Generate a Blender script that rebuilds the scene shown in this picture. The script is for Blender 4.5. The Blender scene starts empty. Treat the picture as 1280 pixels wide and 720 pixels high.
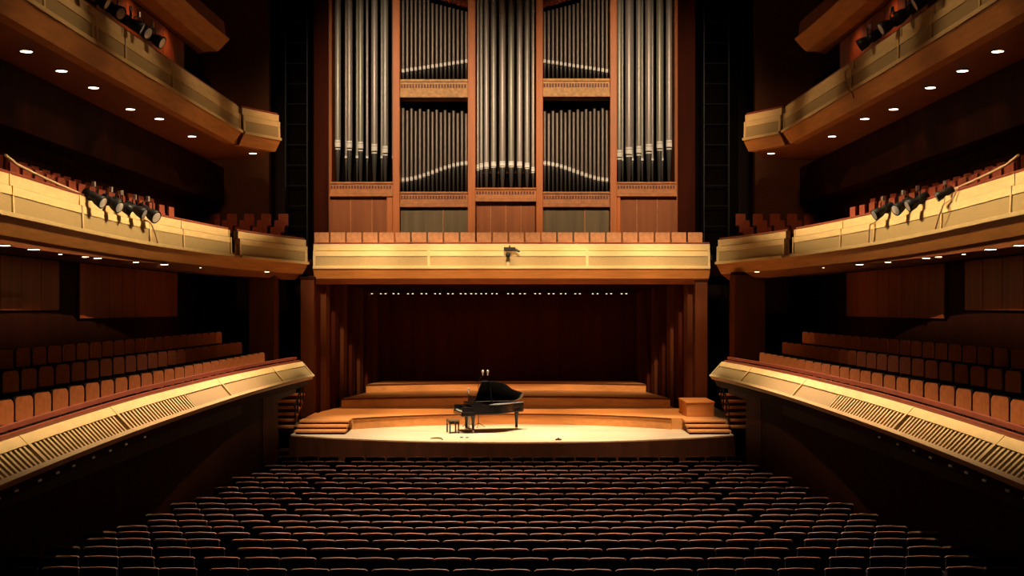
import bpy, bmesh, math, random
from mathutils import Vector, Matrix
random.seed(7)
PI = math.pi
scene = bpy.context.scene
COL = scene.collection
F = 1650.0            # focal length in pixels of a 1280 px wide frame
ZC = 5.36             # eye height
HZ = 385.0            # image row of the horizon

def wx(px, Y): return (px - 640.0) * Y / F
def wz(py, Y): return ZC - (py - HZ) * Y / F

# ------------------------------------------------------------------ materials
def mat(name, col, rough=0.5, metal=0.0, noise=0.0, scale=(4, 4, 4), coat=0.0, spec=0.22, bump=0.0):
    m = bpy.data.materials.new(name); m.use_nodes = True
    nt = m.node_tree; b = nt.nodes['Principled BSDF']
    b.inputs['Roughness'].default_value = rough
    b.inputs['Metallic'].default_value = metal
    b.inputs['Coat Weight'].default_value = coat
    b.inputs['Specular IOR Level'].default_value = spec
    tc = nt.nodes.new('ShaderNodeTexCoord'); mp = nt.nodes.new('ShaderNodeMapping')
    mp.inputs['Scale'].default_value = scale
    nz = nt.nodes.new('ShaderNodeTexNoise'); nz.inputs['Scale'].default_value = 1.0
    nz.inputs['Detail'].default_value = 3.0
    nt.links.new(tc.outputs['Object'], mp.inputs['Vector'])
    nt.links.new(mp.outputs['Vector'], nz.inputs['Vector'])
    rp = nt.nodes.new('ShaderNodeValToRGB')
    rp.color_ramp.elements[0].position = 0.3; rp.color_ramp.elements[1].position = 0.7
    a = max(0, 1 - noise); c = 1 + noise
    rp.color_ramp.elements[0].color = (col[0]*a, col[1]*a, col[2]*a, 1)
    rp.color_ramp.elements[1].color = (min(1, col[0]*c), min(1, col[1]*c), min(1, col[2]*c), 1)
    nt.links.new(nz.outputs['Fac'], rp.inputs['Fac'])
    nt.links.new(rp.outputs['Color'], b.inputs['Base Color'])
    if bump:
        bp = nt.nodes.new('ShaderNodeBump'); bp.inputs['Strength'].default_value = bump
        bp.inputs['Distance'].default_value = 0.01
        nt.links.new(nz.outputs['Fac'], bp.inputs['Height']); nt.links.new(bp.outputs['Normal'], b.inputs['Normal'])
    return m

def emit(name, col, strength):
    m = bpy.data.materials.new(name); m.use_nodes = True
    nt = m.node_tree; b = nt.nodes['Principled BSDF']
    b.inputs['Base Color'].default_value = (*col, 1)
    b.inputs['Emission Color'].default_value = (*col, 1)
    b.inputs['Emission Strength'].default_value = strength
    return m

def stage_wood(name, col, pw=0.12):
    """long floor boards running across the stage, each with a slightly different tone"""
    m = bpy.data.materials.new(name); m.use_nodes = True
    nt = m.node_tree; b = nt.nodes['Principled BSDF']
    tc = nt.nodes.new('ShaderNodeTexCoord')
    br = nt.nodes.new('ShaderNodeTexBrick')
    br.inputs['Scale'].default_value = 1.0
    br.inputs['Brick Width'].default_value = 2.6
    br.inputs['Row Height'].default_value = pw
    br.inputs['Mortar Size'].default_value = 0.002
    br.inputs['Color1'].default_value = (col[0]*1.05, col[1]*1.05, col[2]*1.05, 1)
    br.inputs['Color2'].default_value = (col[0]*0.86, col[1]*0.84, col[2]*0.8, 1)
    br.inputs['Mortar'].default_value = (col[0]*0.5, col[1]*0.45, col[2]*0.4, 1)
    nt.links.new(tc.outputs['Object'], br.inputs['Vector'])
    mp = nt.nodes.new('ShaderNodeMapping'); mp.inputs['Scale'].default_value = (1.2, 14, 14)
    nz = nt.nodes.new('ShaderNodeTexNoise'); nz.inputs['Scale'].default_value = 1.0; nz.inputs['Detail'].default_value = 4
    nt.links.new(tc.outputs['Object'], mp.inputs['Vector']); nt.links.new(mp.outputs['Vector'], nz.inputs['Vector'])
    mx = nt.nodes.new('ShaderNodeMix'); mx.data_type = 'RGBA'; mx.blend_type = 'MULTIPLY'
    mx.inputs['Factor'].default_value = 0.35
    nt.links.new(br.outputs['Color'], mx.inputs['A']); nt.links.new(nz.outputs['Color'], mx.inputs['B'])
    nt.links.new(mx.outputs['Result'], b.inputs['Base Color'])
    b.inputs['Roughness'].default_value = 0.38
    return m

def mesh_weave(name, col):
    m = mat(name, col, 0.75, noise=0.12, scale=(30, 30, 30))
    return m

M = {}
M['cream'] = mat('cream_painted_wood', (.60, .43, .20), .75, noise=.08, scale=(2, 2, 9))
M['weave'] = mesh_weave('beige_metal_mesh', (.34, .245, .11))
M['orange'] = mat('amber_cherry_wood', (.44, .18, .045), .5, noise=.15, scale=(1, 1, 10))
M['rail'] = mat('reddish_handrail_wood', (.20, .045, .025), .35, noise=.2, scale=(3, 3, 20))
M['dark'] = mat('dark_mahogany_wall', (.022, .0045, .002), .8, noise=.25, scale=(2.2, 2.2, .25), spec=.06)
M['stagewall'] = mat('stage_mahogany_panelling', (.048, .0075, .0022), .7, noise=.25, scale=(2.2, 2.2, .25), spec=.06)
M['columnwood'] = mat('column_mahogany', (.085, .022, .006), .7, noise=.15, scale=(3, 3, .25), spec=.08)
M['darker'] = mat('near_black_wood', (.018, .006, .004), .8, noise=.2, scale=(2, 2, .4))
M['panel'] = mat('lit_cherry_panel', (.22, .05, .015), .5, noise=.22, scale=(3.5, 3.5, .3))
M['brownwall'] = mat('brown_plaster_wall', (.075, .026, .008), .8, noise=.12, scale=(1, 1, 1))
M['soffit'] = mat('mahogany_soffit', (.20, .06, .02), .5, noise=.12, scale=(1, 1, 1))
M['pillar'] = mat('orange_organ_case_wood', (.60, .16, .026), .4, noise=.12, scale=(6, 6, .5))
M['sill'] = mat('organ_sill_wood', (.52, .19, .05), .42, noise=.2, scale=(5, 5, 5))
M['case'] = mat('brown_case_panel', (.34, .095, .02), .5, noise=.15, scale=(4, 4, .4))
M['case_grey'] = mat('grey_brown_case_panel', (.17, .115, .05), .5, noise=.18, scale=(5, 5, .3))
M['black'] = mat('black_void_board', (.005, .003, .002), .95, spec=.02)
M['ornament'] = mat('dark_red_carving', (.16, .03, .015), .45, noise=.3, scale=(14, 14, 14))
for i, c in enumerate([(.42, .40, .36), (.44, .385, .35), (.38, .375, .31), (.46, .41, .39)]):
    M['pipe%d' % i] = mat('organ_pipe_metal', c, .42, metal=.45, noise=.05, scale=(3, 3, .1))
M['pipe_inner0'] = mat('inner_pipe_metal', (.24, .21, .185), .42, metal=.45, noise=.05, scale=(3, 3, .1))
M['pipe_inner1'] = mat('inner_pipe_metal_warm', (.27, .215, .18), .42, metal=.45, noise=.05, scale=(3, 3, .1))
M['foot'] = mat('dark_pipe_foot_metal', (.12, .115, .11), .35, metal=.5, noise=.05)
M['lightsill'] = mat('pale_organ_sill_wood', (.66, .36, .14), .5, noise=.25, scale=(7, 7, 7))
M['mouth'] = mat('pipe_mouth_glare', (.98, .94, .86), .3, metal=.0, noise=.12, scale=(12, 12, 12))  # near-white colour imitates light reflected by the mouths
M['stage'] = stage_wood('maple_stage_boards', (.72, .55, .34))
M['riserwood'] = mat('choir_riser_boards', (.64, .275, .08), .45, noise=.13, scale=(.5, 7, 7))
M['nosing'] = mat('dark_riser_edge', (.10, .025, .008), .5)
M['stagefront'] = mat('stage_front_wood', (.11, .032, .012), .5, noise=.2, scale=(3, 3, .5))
M['piano'] = mat('black_piano_lacquer', (.004, .004, .0045), .22, coat=.25)
M['brass'] = mat('brass', (.75, .5, .2), .3, metal=.9)
M['silver'] = mat('bright_metal', (.7, .68, .65), .3, metal=.8)
M['ivory'] = mat('ivory_keys', (.8, .76, .66), .35)
M['leather'] = mat('dark_brown_leather', (.09, .05, .02), .5)
M['blackmetal'] = mat('black_metal', (.012, .012, .013), .45, metal=.3)
M['seatdark'] = mat('dark_seat_fabric', (.008, .004, .004), .95, noise=.3, scale=(20, 20, 20))
M['seathighlight'] = mat('seat_edge_highlight', (.60, .38, .26), .45, noise=.2, scale=(9, 9, 9))  # light caught by the seat tops, put into a paler edge colour
M['seatorange'] = mat('rust_seat_fabric', (.42, .125, .036), .85, noise=.14, scale=(9, 9, 9))
M['seatred'] = mat('red_brown_seat_fabric', (.30, .07, .035), .8, noise=.2, scale=(9, 9, 9))
M['choirwood'] = mat('choir_seat_wood', (.52, .22, .085), .5, noise=.2, scale=(5, 5, 5))
M['floor'] = mat('dark_hall_floor', (.02, .008, .006), .7, noise=.2)
M['cable'] = mat('pale_cable', (.62, .42, .24), .5)
M['lens'] = emit('warm_downlight_lens', (1, .80, .55), 9)
M['lens2'] = emit('bright_downlight_lens', (1, .72, .5), 6)
M['lanternlens'] = mat('lantern_glass', (.55, .55, .55), .15, metal=.5)

# ------------------------------------------------------------------ helpers
def link(name, bm, m, parent=None, smooth=False, recalc=True):
    if recalc: bmesh.ops.recalc_face_normals(bm, faces=bm.faces)
    me = bpy.data.meshes.new(name); bm.to_mesh(me); bm.free()
    if smooth:
        for p in me.polygons: p.use_smooth = True
    me.materials.append(M[m])
    o = bpy.data.objects.new(name, me); COL.objects.link(o)
    if parent is not None: o.parent = parent
    return o

def thing(name, label, cat, loc=(0, 0, 0), rotz=0, group=None, kind=None):
    o = bpy.data.objects.new(name, None); COL.objects.link(o)
    o.empty_display_size = .3
    o.location = loc; o.rotation_euler = (0, 0, rotz)
    o['label'] = label; o['category'] = cat
    if group: o['group'] = group
    if kind: o['kind'] = kind
    return o

def tag(o, label, cat, group=None, kind=None):
    o['label'] = label; o['category'] = cat
    if group: o['group'] = group
    if kind: o['kind'] = kind
    return o

def struct(o, label=None, cat=None):
    o['kind'] = 'structure'
    if label: o['label'] = label
    if cat: o['category'] = cat
    return o

def box(bm, lo, hi, bev=0.0, rot=None, seg=2):
    c = [(a + b) / 2 for a, b in zip(lo, hi)]; s = [abs(b - a) for a, b in zip(lo, hi)]
    t = bmesh.new(); bmesh.ops.create_cube(t, size=1)
    for v in t.verts: v.co = Vector((v.co.x * s[0], v.co.y * s[1], v.co.z * s[2]))
    if bev: bmesh.ops.bevel(t, geom=list(t.edges), offset=min(bev, min(s) * .45), segments=seg, affect='EDGES', profile=.5)
    mm = Matrix.Translation(c) @ (rot.to_4x4() if rot else Matrix())
    bmesh.ops.transform(t, matrix=mm, verts=t.verts)
    tmp = bpy.data.meshes.new('tmp'); t.to_mesh(tmp); t.free(); bm.from_mesh(tmp); bpy.data.meshes.remove(tmp)

def tube(bm, pts, r, n=8):
    pts = [Vector(p) for p in pts]; rings = []
    for i, p in enumerate(pts):
        d = (pts[min(i + 1, len(pts) - 1)] - pts[max(i - 1, 0)]).normalized()
        a = d.cross(Vector((0, 0, 1)))
        if a.length < 1e-3: a = Vector((1, 0, 0))
        a.normalize(); b = d.cross(a)
        rr = r[i] if isinstance(r, (list, tuple)) else r
        rings.append([bm.verts.new(p + (a * math.cos(2*PI*k/n) + b * math.sin(2*PI*k/n)) * rr) for k in range(n)])
    for i in range(len(rings) - 1):
        for k in range(n):
            bm.faces.new((rings[i][k], rings[i][(k+1) % n], rings[i+1][(k+1) % n], rings[i+1][k]))
    bm.faces.new(rings[0][::-1]); bm.faces.new(rings[-1])

def lathe(bm, prof, n=16, at=(0, 0, 0)):
    rings = []
    for r, z in prof:
        rings.append([bm.verts.new((at[0] + r*math.cos(2*PI*k/n), at[1] + r*math.sin(2*PI*k/n), at[2] + z)) for k in range(n)])
    for i in range(len(rings) - 1):
        for k in range(n):
            bm.faces.new((rings[i][k], rings[i][(k+1) % n], rings[i+1][(k+1) % n], rings[i+1][k]))
    bm.faces.new(rings[0][::-1]); bm.faces.new(rings[-1])

def prism(bm, pts, z0, z1):
    a = [bm.verts.new((x, y, z0)) for x, y in pts]; b = [bm.verts.new((x, y, z1)) for x, y in pts]
    n = len(pts)
    for i in range(n): bm.faces.new((a[i], a[(i+1) % n], b[(i+1) % n], b[i]))
    bm.faces.new(a[::-1]); bm.faces.new(b)

def smooth_path(pts, n=8):
    """Catmull-Rom through the stations"""
    P = [Vector(p) for p in pts]; out = []
    for i in range(len(P) - 1):
        p0 = P[max(i-1, 0)]; p1 = P[i]; p2 = P[i+1]; p3 = P[min(i+2, len(P)-1)]
        for k in range(n):
            t = k / n
            out.append(.5 * ((2*p1) + (p2-p0)*t + (2*p0-5*p1+4*p2-p3)*t*t + (3*p1-p0-3*p2+p3)*t**3))
    out.append(P[-1]); return out

def cut_path(path, t0, t1, n=None):
    """the piece of a path between fractions t0..t1 of its length in Y or X"""
    L = [0]
    for a, b in zip(path, path[1:]): L.append(L[-1] + (b - a).length)
    def at(s):
        s = max(0, min(L[-1], s))
        for i in range(len(path) - 1):
            if L[i+1] >= s:
                f = (s - L[i]) / max(1e-9, L[i+1] - L[i]); return path[i].lerp(path[i+1], f)
        return path[-1].copy()
    s0, s1 = t0, t1
    out = [at(s0)] + [p.copy() for p, l in zip(path, L) if s0 + 1e-4 < l < s1 - 1e-4] + [at(s1)]
    return out

def plen(path): return sum((b - a).length for a, b in zip(path, path[1:]))

def frames(path):
    out = []
    for i in range(len(path)):
        d = path[min(i+1, len(path)-1)] - path[max(i-1, 0)]; d.z = 0; d.normalize()
        out.append(Vector((d.y, -d.x, 0)))
    return out

def sweep(bm, path, prof, mir=1, hs=None):
    """closed profile of (outward, height) points carried along the path"""
    N = frames(path); rings = []
    for p, nrm in zip(path, N):
        k = hs(p) if hs else 1.0
        ring = []
        for o, h in prof:
            q = p + nrm * o + Vector((0, 0, h * k)); q.x *= mir
            ring.append(bm.verts.new(q))
        rings.append(ring)
    n = len(prof)
    for i in range(len(rings) - 1):
        for k in range(n):
            bm.faces.new((rings[i][k], rings[i][(k+1) % n], rings[i+1][(k+1) % n], rings[i+1][k]))
    bm.faces.new(rings[0][::-1]); bm.faces.new(rings[-1])

def copy_tree(o, parent=None, label=None):
    c = o.copy(); COL.objects.link(c)
    if parent is not None: c.parent = parent
    if label: c['label'] = label
    for ch in list(KIDS.get(o.name, ())):
        copy_tree(ch, c)
    return c
KIDS = {}
def remember(o):
    """note the children of a prototype once, so copies are cheap"""
    KIDS[o.name] = [x for x in COL.objects if x.parent is o]
    for x in KIDS[o.name]: remember(x)

ORD = ['', 'first', 'second', 'third', 'fourth', 'fifth', 'sixth', 'seventh', 'eighth', 'ninth', 'tenth', 'eleventh', 'twelfth',
       'thirteenth', 'fourteenth', 'fifteenth', 'sixteenth', 'seventeenth', 'eighteenth', 'nineteenth', 'twentieth']
ORD += ['twenty-' + w for w in ORD[1:10]] + ['thirtieth'] + ['thirty-' + w for w in ORD[1:10]]

def spot(loc, target, energy, size=60, blend=.5, col=(1, .70, .42), rad=.1):
    l = bpy.data.lights.new('spot', 'SPOT'); l.energy = energy; l.spot_size = math.radians(size); l.spot_blend = blend
    l.color = col; l.shadow_soft_size = rad
    o = bpy.data.objects.new('spot_light', l); COL.objects.link(o); o.location = loc
    o.rotation_euler = (Vector(target) - Vector(loc)).to_track_quat('-Z', 'Y').to_euler()
    return o

# ------------------------------------------------------------------ camera
cam = bpy.data.cameras.new('camera'); cam.lens = F / 1280 * 36; cam.sensor_width = 36
cam.shift_y = (HZ - 360) / 1280; cam.clip_end = 300
co = bpy.data.objects.new('camera', cam); COL.objects.link(co)
co.location = (0, 0, ZC); co.rotation_euler = (PI/2, 0, 0); scene.camera = co

# ------------------------------------------------------------------ room shell
LX = 12.6; TOP = 20.5
bm = bmesh.new(); box(bm, (-14, 6, -.4), (14, 62, 0)); struct(link('floor', bm, 'floor'))
bm = bmesh.new(); box(bm, (-14, 6, TOP), (14, 62, TOP + .4)); struct(link('ceiling', bm, 'darker'))
for s, nm in ((-1, 'left'), (1, 'right')):
    bm = bmesh.new(); box(bm, (s*LX, 6, 0), (s*(LX + .4), 62, TOP)); struct(link('wall_' + nm, bm, 'dark'))
bm = bmesh.new(); box(bm, (-12.6, 60.6, 0), (12.6, 61, TOP)); struct(link('wall_back', bm, 'darker'))

# ------------------------------------------------------------------ stage
def arc(R, cy, half, n=40):
    a = math.asin(min(.999, half / R))
    return [(R*math.sin(-a + 2*a*i/n), cy + R*math.cos(-a + 2*a*i/n)) for i in range(n + 1)]

# convex apron towards the hall: centre Y 42.8, ends Y 45.4
half = 7.62
sag = 2.5; Rf = (half**2 + sag**2) / (2*sag)
apron = [(x, 42.85 + Rf - (y - 0)) for x, y in arc(Rf, 0, half)]
def band(bm, pts, w, z0, z1, sgn=-1):
    """a strip of width w standing just before a curved edge"""
    n = len(pts); outer = []
    for i, (x, y) in enumerate(pts):
        a = pts[max(i-1, 0)]; b = pts[min(i+1, n-1)]
        dx, dy = b[0]-a[0], b[1]-a[1]; l = math.hypot(dx, dy)
        outer.append((x + sgn*(-dy/l)*w, y + sgn*(dx/l)*w))
    prism(bm, outer + pts[::-1], z0, z1)
bm = bmesh.new(); prism(bm, apron + [(7.62, 50.3), (8.9, 50.3), (8.9, 60.4), (-8.9, 60.4), (-8.9, 50.3), (-7.62, 50.3)], .84, 1.0)
struct(link('stage_floor', bm, 'stage'), 'pale wooden stage floor brightly lit at its curved front edge', 'stage floor')
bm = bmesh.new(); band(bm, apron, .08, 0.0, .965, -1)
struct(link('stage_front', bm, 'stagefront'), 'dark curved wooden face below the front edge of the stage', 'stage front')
tiers = [(8.7, 40.8, 1.0, 1.4, 49.5), (14.9, 39.1, 1.4, 1.76, 54.0), (13.6, 44.1, 1.76, 2.10, 57.7)]
words_t = ['lowest curved wooden choir riser behind the piano', 'middle curved wooden choir riser of the stage', 'topmost curved wooden choir riser against the back wall']
for k, (R, cy, z0, z1, yc) in enumerate(tiers):
    pts = [p for p in arc(R, cy, (5.72, 7.45, 7.6)[k], 60) if p[1] < 50.4 or (-7.28 + (p[1] - 50.4)*.175 < p[0] < 6.83 - (p[1] - 50.4)*.165)]
    z0 += .003
    t = thing('stage_riser', words_t[k], 'riser', (0, 0, 0))
    bm = bmesh.new(); tail = [(5.42, 58.9), (-5.78, 58.9)]
    if pts[0][1] < 50.4: tail = [(6.85, 50.33)] + tail + [(-7.3, 50.33)]
    if k == 0: tail = [(5.75, 47.45), (7.45, 47.45), (7.45, 50.33)] + tail + [(-7.3, 49.95), (-7.45, 49.95), (-7.45, 47.45), (-5.72, 47.45)]
    prism(bm, pts + tail, z0, z1); link('riser_deck', bm, 'riserwood', t)
    bm = bmesh.new(); band(bm, pts, .035, z1 - .05, z1 + .006); link('nosing', bm, 'nosing', t)

# stacked steps at both sides of the stage
def side_steps(label, x0, x1, levels, group):
    t = thing('stage_steps', label, 'steps', ((x0 + x1)/2, levels[0][0], 1.0), 0, group)
    cx = (x0 + x1)/2
    for i, (y0, y1, z) in enumerate(levels):
        bm = bmesh.new(); box(bm, (x0 - cx, y0 - levels[0][0], z - .07 - 1.0), (x1 - cx, y1 - levels[0][0], z - 1.0), .01)
        link('tread', bm, 'riserwood', t)
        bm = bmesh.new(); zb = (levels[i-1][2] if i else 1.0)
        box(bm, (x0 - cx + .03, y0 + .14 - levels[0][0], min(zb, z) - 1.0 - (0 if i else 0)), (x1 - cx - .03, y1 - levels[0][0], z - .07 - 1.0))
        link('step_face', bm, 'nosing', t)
    return t
upper = [(46.2, 46.8, 1.22), (46.65, 47.2, 1.42), (47.05, 47.7, 1.60), (47.55, 48.2, 1.79), (48.05, 48.7, 1.98), (48.55, 48.96, 2.20)]
low = [(45.45, 46.1, 1.14), (45.95, 46.6, 1.27), (46.45, 47.4, 1.40)]
side_steps('flight of reddish wooden steps left of the stage below the terrace', -8.78, -7.68, upper, 'wooden steps beside the stage')
side_steps('flight of reddish wooden steps right of the stage below the terrace', 7.68, 8.85, upper, 'wooden steps beside the stage')
side_steps('low stack of flat wooden treads on the left corner of the stage', -7.5, -5.75, low, 'low steps on the stage corners')
side_steps('low stack of flat wooden treads on the right corner of the stage', 6.1, 7.55, low, 'low steps on the stage corners')
# platform box on the right side of the riser
t = thing('platform_box', 'square wooden platform box on the right end of the risers', 'platform', (6.9, 48.0, 1.40))
bm = bmesh.new(); box(bm, (-.55, 0, 0), (.45, 2.2, .5), .015); link('box_body', bm, 'riserwood', t)
bm = bmesh.new(); box(bm, (-.58, -.03, .5), (.48, 2.23, .55), .01); link('box_top', bm, 'riserwood', t)
for s, nm in ((-1, 'left'), (1, 'right')):
    t = thing('stair_rail', 'thin black stair rail beside the %s steps of the stage' % nm, 'railing', (s*7.64, 46.5, 1.4))
    for k in range(4):
        bm = bmesh.new(); tube(bm, [(0, k*.6, .0 + k*.18), (0, k*.6, .55 + k*.24)], .025, 6); link('baluster', bm, 'blackmetal', t)
    bm = bmesh.new(); tube(bm, [(0, -.1, .5), (0, 1.95, 1.32)], .035, 8); link('handrail', bm, 'blackmetal', t)

# stage back wall with pilasters each side
bm = bmesh.new()
box(bm, (-6.3, 59.0, 1.0), (6.0, 59.3, 6.05))
for k in range(13):
    x = -5.9 + k*.95; box(bm, (x - .40, 58.96, 2.12), (x + .40, 59.02, 6.0), .01)
struct(link('wall_stage_back', bm, 'stagewall'), 'dark mahogany panelled wall at the back of the stage', 'wall')
for s, x0, x1, nm in ((-1, -7.56, -6.1, 'left'), (1, 7.15, 5.7, 'right')):
    bm = bmesh.new()
    a = Vector((x0, 50.6, 0)); b = Vector((x1, 59.0, 0)); d = (b - a); L = d.length; d.normalize(); n = Vector((d.y, -d.x, 0)) * (1 if s < 0 else -1)
    pts = [a, b, b - n*.3, a - n*.3]
    prism(bm, [(p.x, p.y) for p in pts], 1.0, 6.6)
    w = struct(link('wall_stage_' + nm, bm, 'stagewall'), 'dark panelled %s side wall of the stage' % nm, 'wall')
    for k in range(7):
        c = a + d * (.7 + k*(L - 1.0)/6.5); bm = bmesh.new()
        q = [c, c + d*.5, c + d*.5 + n*.22, c + n*.22]
        prism(bm, [(p.x, p.y) for p in q], 1.0, 6.3); f = link('pilaster', bm, 'columnwood' if k % 2 == 0 else 'stagewall', w)

# columns
def column(x0, x1, y, z0, z1, name, lab):
    t = thing('column', lab, 'column', ((x0+x1)/2, y, z0), kind='structure')
    w = abs(x1 - x0)/2
    bm = bmesh.new(); box(bm, (-w, 0, 0), (w, w*2, z1 - z0), .02); link('shaft', bm, 'columnwood', t)
    bm = bmesh.new(); box(bm, (-w-.03, -.03, 0), (w+.03, w*2, .25), .02); link('plinth', bm, 'dark', t)
    bm = bmesh.new(); box(bm, (-w-.03, -.03, z1-z0-.12), (w+.03, w*2, z1-z0), .02); link('capital', bm, 'dark', t)
column(wx(375.5, 50), wx(392.5, 50), 50.0, 1.0, 6.55, 'c', 'square wooden column at the left edge of the stage opening')
column(wx(869, 50.4), wx(884.5, 50.4), 50.4, 1.0, 6.48, 'c', 'square wooden column at the right edge of the stage opening')
column(wx(311, 49), wx(343, 49), 49.0, 0.0, 6.7, 'c', 'wide wooden column behind the left terrace seats')
column(wx(918, 49), wx(957, 49), 49.0, 0.0, 6.7, 'c', 'wide wooden column behind the right terrace seats')

# ------------------------------------------------------------------ balconies
P_RAIL = [(-.30, .86), (-.20, .86), (-.19, .90), (-.21, .92), (-.29, .92), (-.31, .90)]
P_B1 = [(-.22, .60), (-.15, .60), (-.15, .84), (-.24, .85), (-.30, .85), (-.30, .60)]
P_GAP = [(-.25, .57), (-.19, .57), (-.19, .61), (-.25, .61)]
P_B2 = [(-.25, .39), (-.075, .39), (-.09, .58), (-.25, .58)]
P_MESH = [(-.20, .0), (-.09, .0), (-.10, .40), (-.20, .40)]
P_LIP = [(-.20, -.03), (0.02, -.09), (0.03, .0), (-.06, .015), (-.20, .015)]
P_FASC = [(-.60, -.46), (-.30, -.46), (-.04, -.088), (-.08, -.02), (-.60, -.02)]
P_RIB = [(-.26, .0), (-.05, .0), (-.065, .40), (-.06, .58), (-.13, .60), (-.13, .84), (-.26, .85)]
P_FASC2 = [(-1.3, -.66), (-.62, -.66), (-.30, -.46), (-.30, -.40), (-1.3, -.40)]

def parapet(parent, path, segs, ribs, mir, fascia=True, fmat='orange', inner=True):
    L = plen(path)
    for (a, b) in segs:
        b = min(b, L); p = cut_path(path, a, b)
        bm = bmesh.new(); sweep(bm, p, P_RAIL, mir); 
        for s in [a + .15 + i*(b-a-.3)/max(1, int((b-a)/2.0)) for i in range(int((b-a)/2.0) + 1)]:
            q = cut_path(path, s, s + .05); sweep(bm, q, [(-.27, .80), (-.23, .80), (-.23, .88), (-.27, .88)], mir)
        link('handrail', bm, 'rail', parent)
        bm = bmesh.new(); sweep(bm, p, P_B1, mir); link('upper_band', bm, 'cream', parent)
        bm = bmesh.new(); sweep(bm, p, P_GAP, mir); link('shadow_groove', bm, 'rail', parent)
        bm = bmesh.new(); sweep(bm, p, P_B2, mir); link('lower_band', bm, 'cream', parent)
        bm = bmesh.new(); sweep(bm, p, P_MESH, mir); link('mesh_infill', bm, 'weave', parent)
        bm = bmesh.new(); sweep(bm, p, P_LIP, mir); link('ledge', bm, 'cream', parent)
        rr = [a, b - .09] + [r for r in ribs if a + .3 < r < b - .3]
        for r in rr:
            bm = bmesh.new(); sweep(bm, cut_path(path, r, r + .09), P_RIB, mir); link('rib', bm, 'cream', parent)
    if fascia:
        bm = bmesh.new(); sweep(bm, path, P_FASC, mir); link('lower_fascia', bm, fmat, parent)
        if not inner: return
        bm = bmesh.new(); sweep(bm, path, P_FASC2, mir); link('inner_fascia', bm, 'soffit', parent)

# central choir balcony
cb = thing('balcony', 'central cream-fronted balcony above the stage below the organ', 'balcony', (0, 50, 6.94))
cpath = [Vector((wx(391, 50), .0, 0)), Vector((wx(440, 50), -.06, 0)), Vector((wx(560, 50), -.16, 0)), Vector((0, -.2, 0)), Vector((wx(720, 50), -.16, 0)), Vector((wx(838, 50), -.06, 0)), Vector((wx(888, 50), .0, 0))]
parapet(cb, cpath, [(0, 99)], [4.35, 10.35, 7.35], 1)
bm = bmesh.new()
prism(bm, [(-7.75, .3), (7.55, .3), (7.3, 8.9), (-7.3, 8.9)], .12, .27); link('deck', bm, 'dark', cb)
bm = bmesh.new()   # sloping soffit
v = [(-7.5, .5, -.44), (7.4, .5, -.44), (7.0, 9.0, -.88), (-7.0, 9.0, -.88), (-7.5, .5, .1), (7.4, .5, .1), (7.0, 9.0, .1), (-7.0, 9.0, .1)]
vs = [bm.verts.new(p) for p in v]
for f in ((0, 1, 2, 3), (4, 5, 6, 7), (0, 1, 5, 4), (1, 2, 6, 5), (2, 3, 7, 6), (3, 0, 4, 7)): bm.faces.new([vs[i] for i in f])
link('soffit', bm, 'dark', cb)

# side balconies (built for the left, mirrored for the right)
MID = smooth_path([(-10.4, 14, 7.46), (-10.5, 21, 7.42), (-10.52, 27, 7.38), (-10.55, 33, 7.31), (-10.4, 38.2, 7.26), (-9.6, 44.7, 7.2), (-8.75, 48.0, 7.16), (-7.70, 50.0, 7.1)], 6)
UPP = smooth_path([(-9.5, 14, 11.55), (-9.62, 24.8, 11.55), (-9.62, 33.4, 11.55), (-9.40, 46.0, 11.55)], 6)
UPC = [Vector((-9.33, 46.1, 11.53)), Vector((-8.3, 47.5, 11.47))]
TOPB = smooth_path([(-9.8, 24, 14.72), (-9.95, 40, 14.72), (-9.84, 46, 14.72)], 5)

def near(path, px, mir=1):
    """distance along the path where it crosses image column px"""
    s = 0; best = (1e9, 0)
    for a, b in zip(path, path[1:]):
        for k in range(20):
            q = a.lerp(b, k/20); d = abs(640 + F*q.x/q.y - px)
            if d < best[0]: best = (d, s + (b-a).length*k/20)
        s += (b-a).length
    return best[1]

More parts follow.
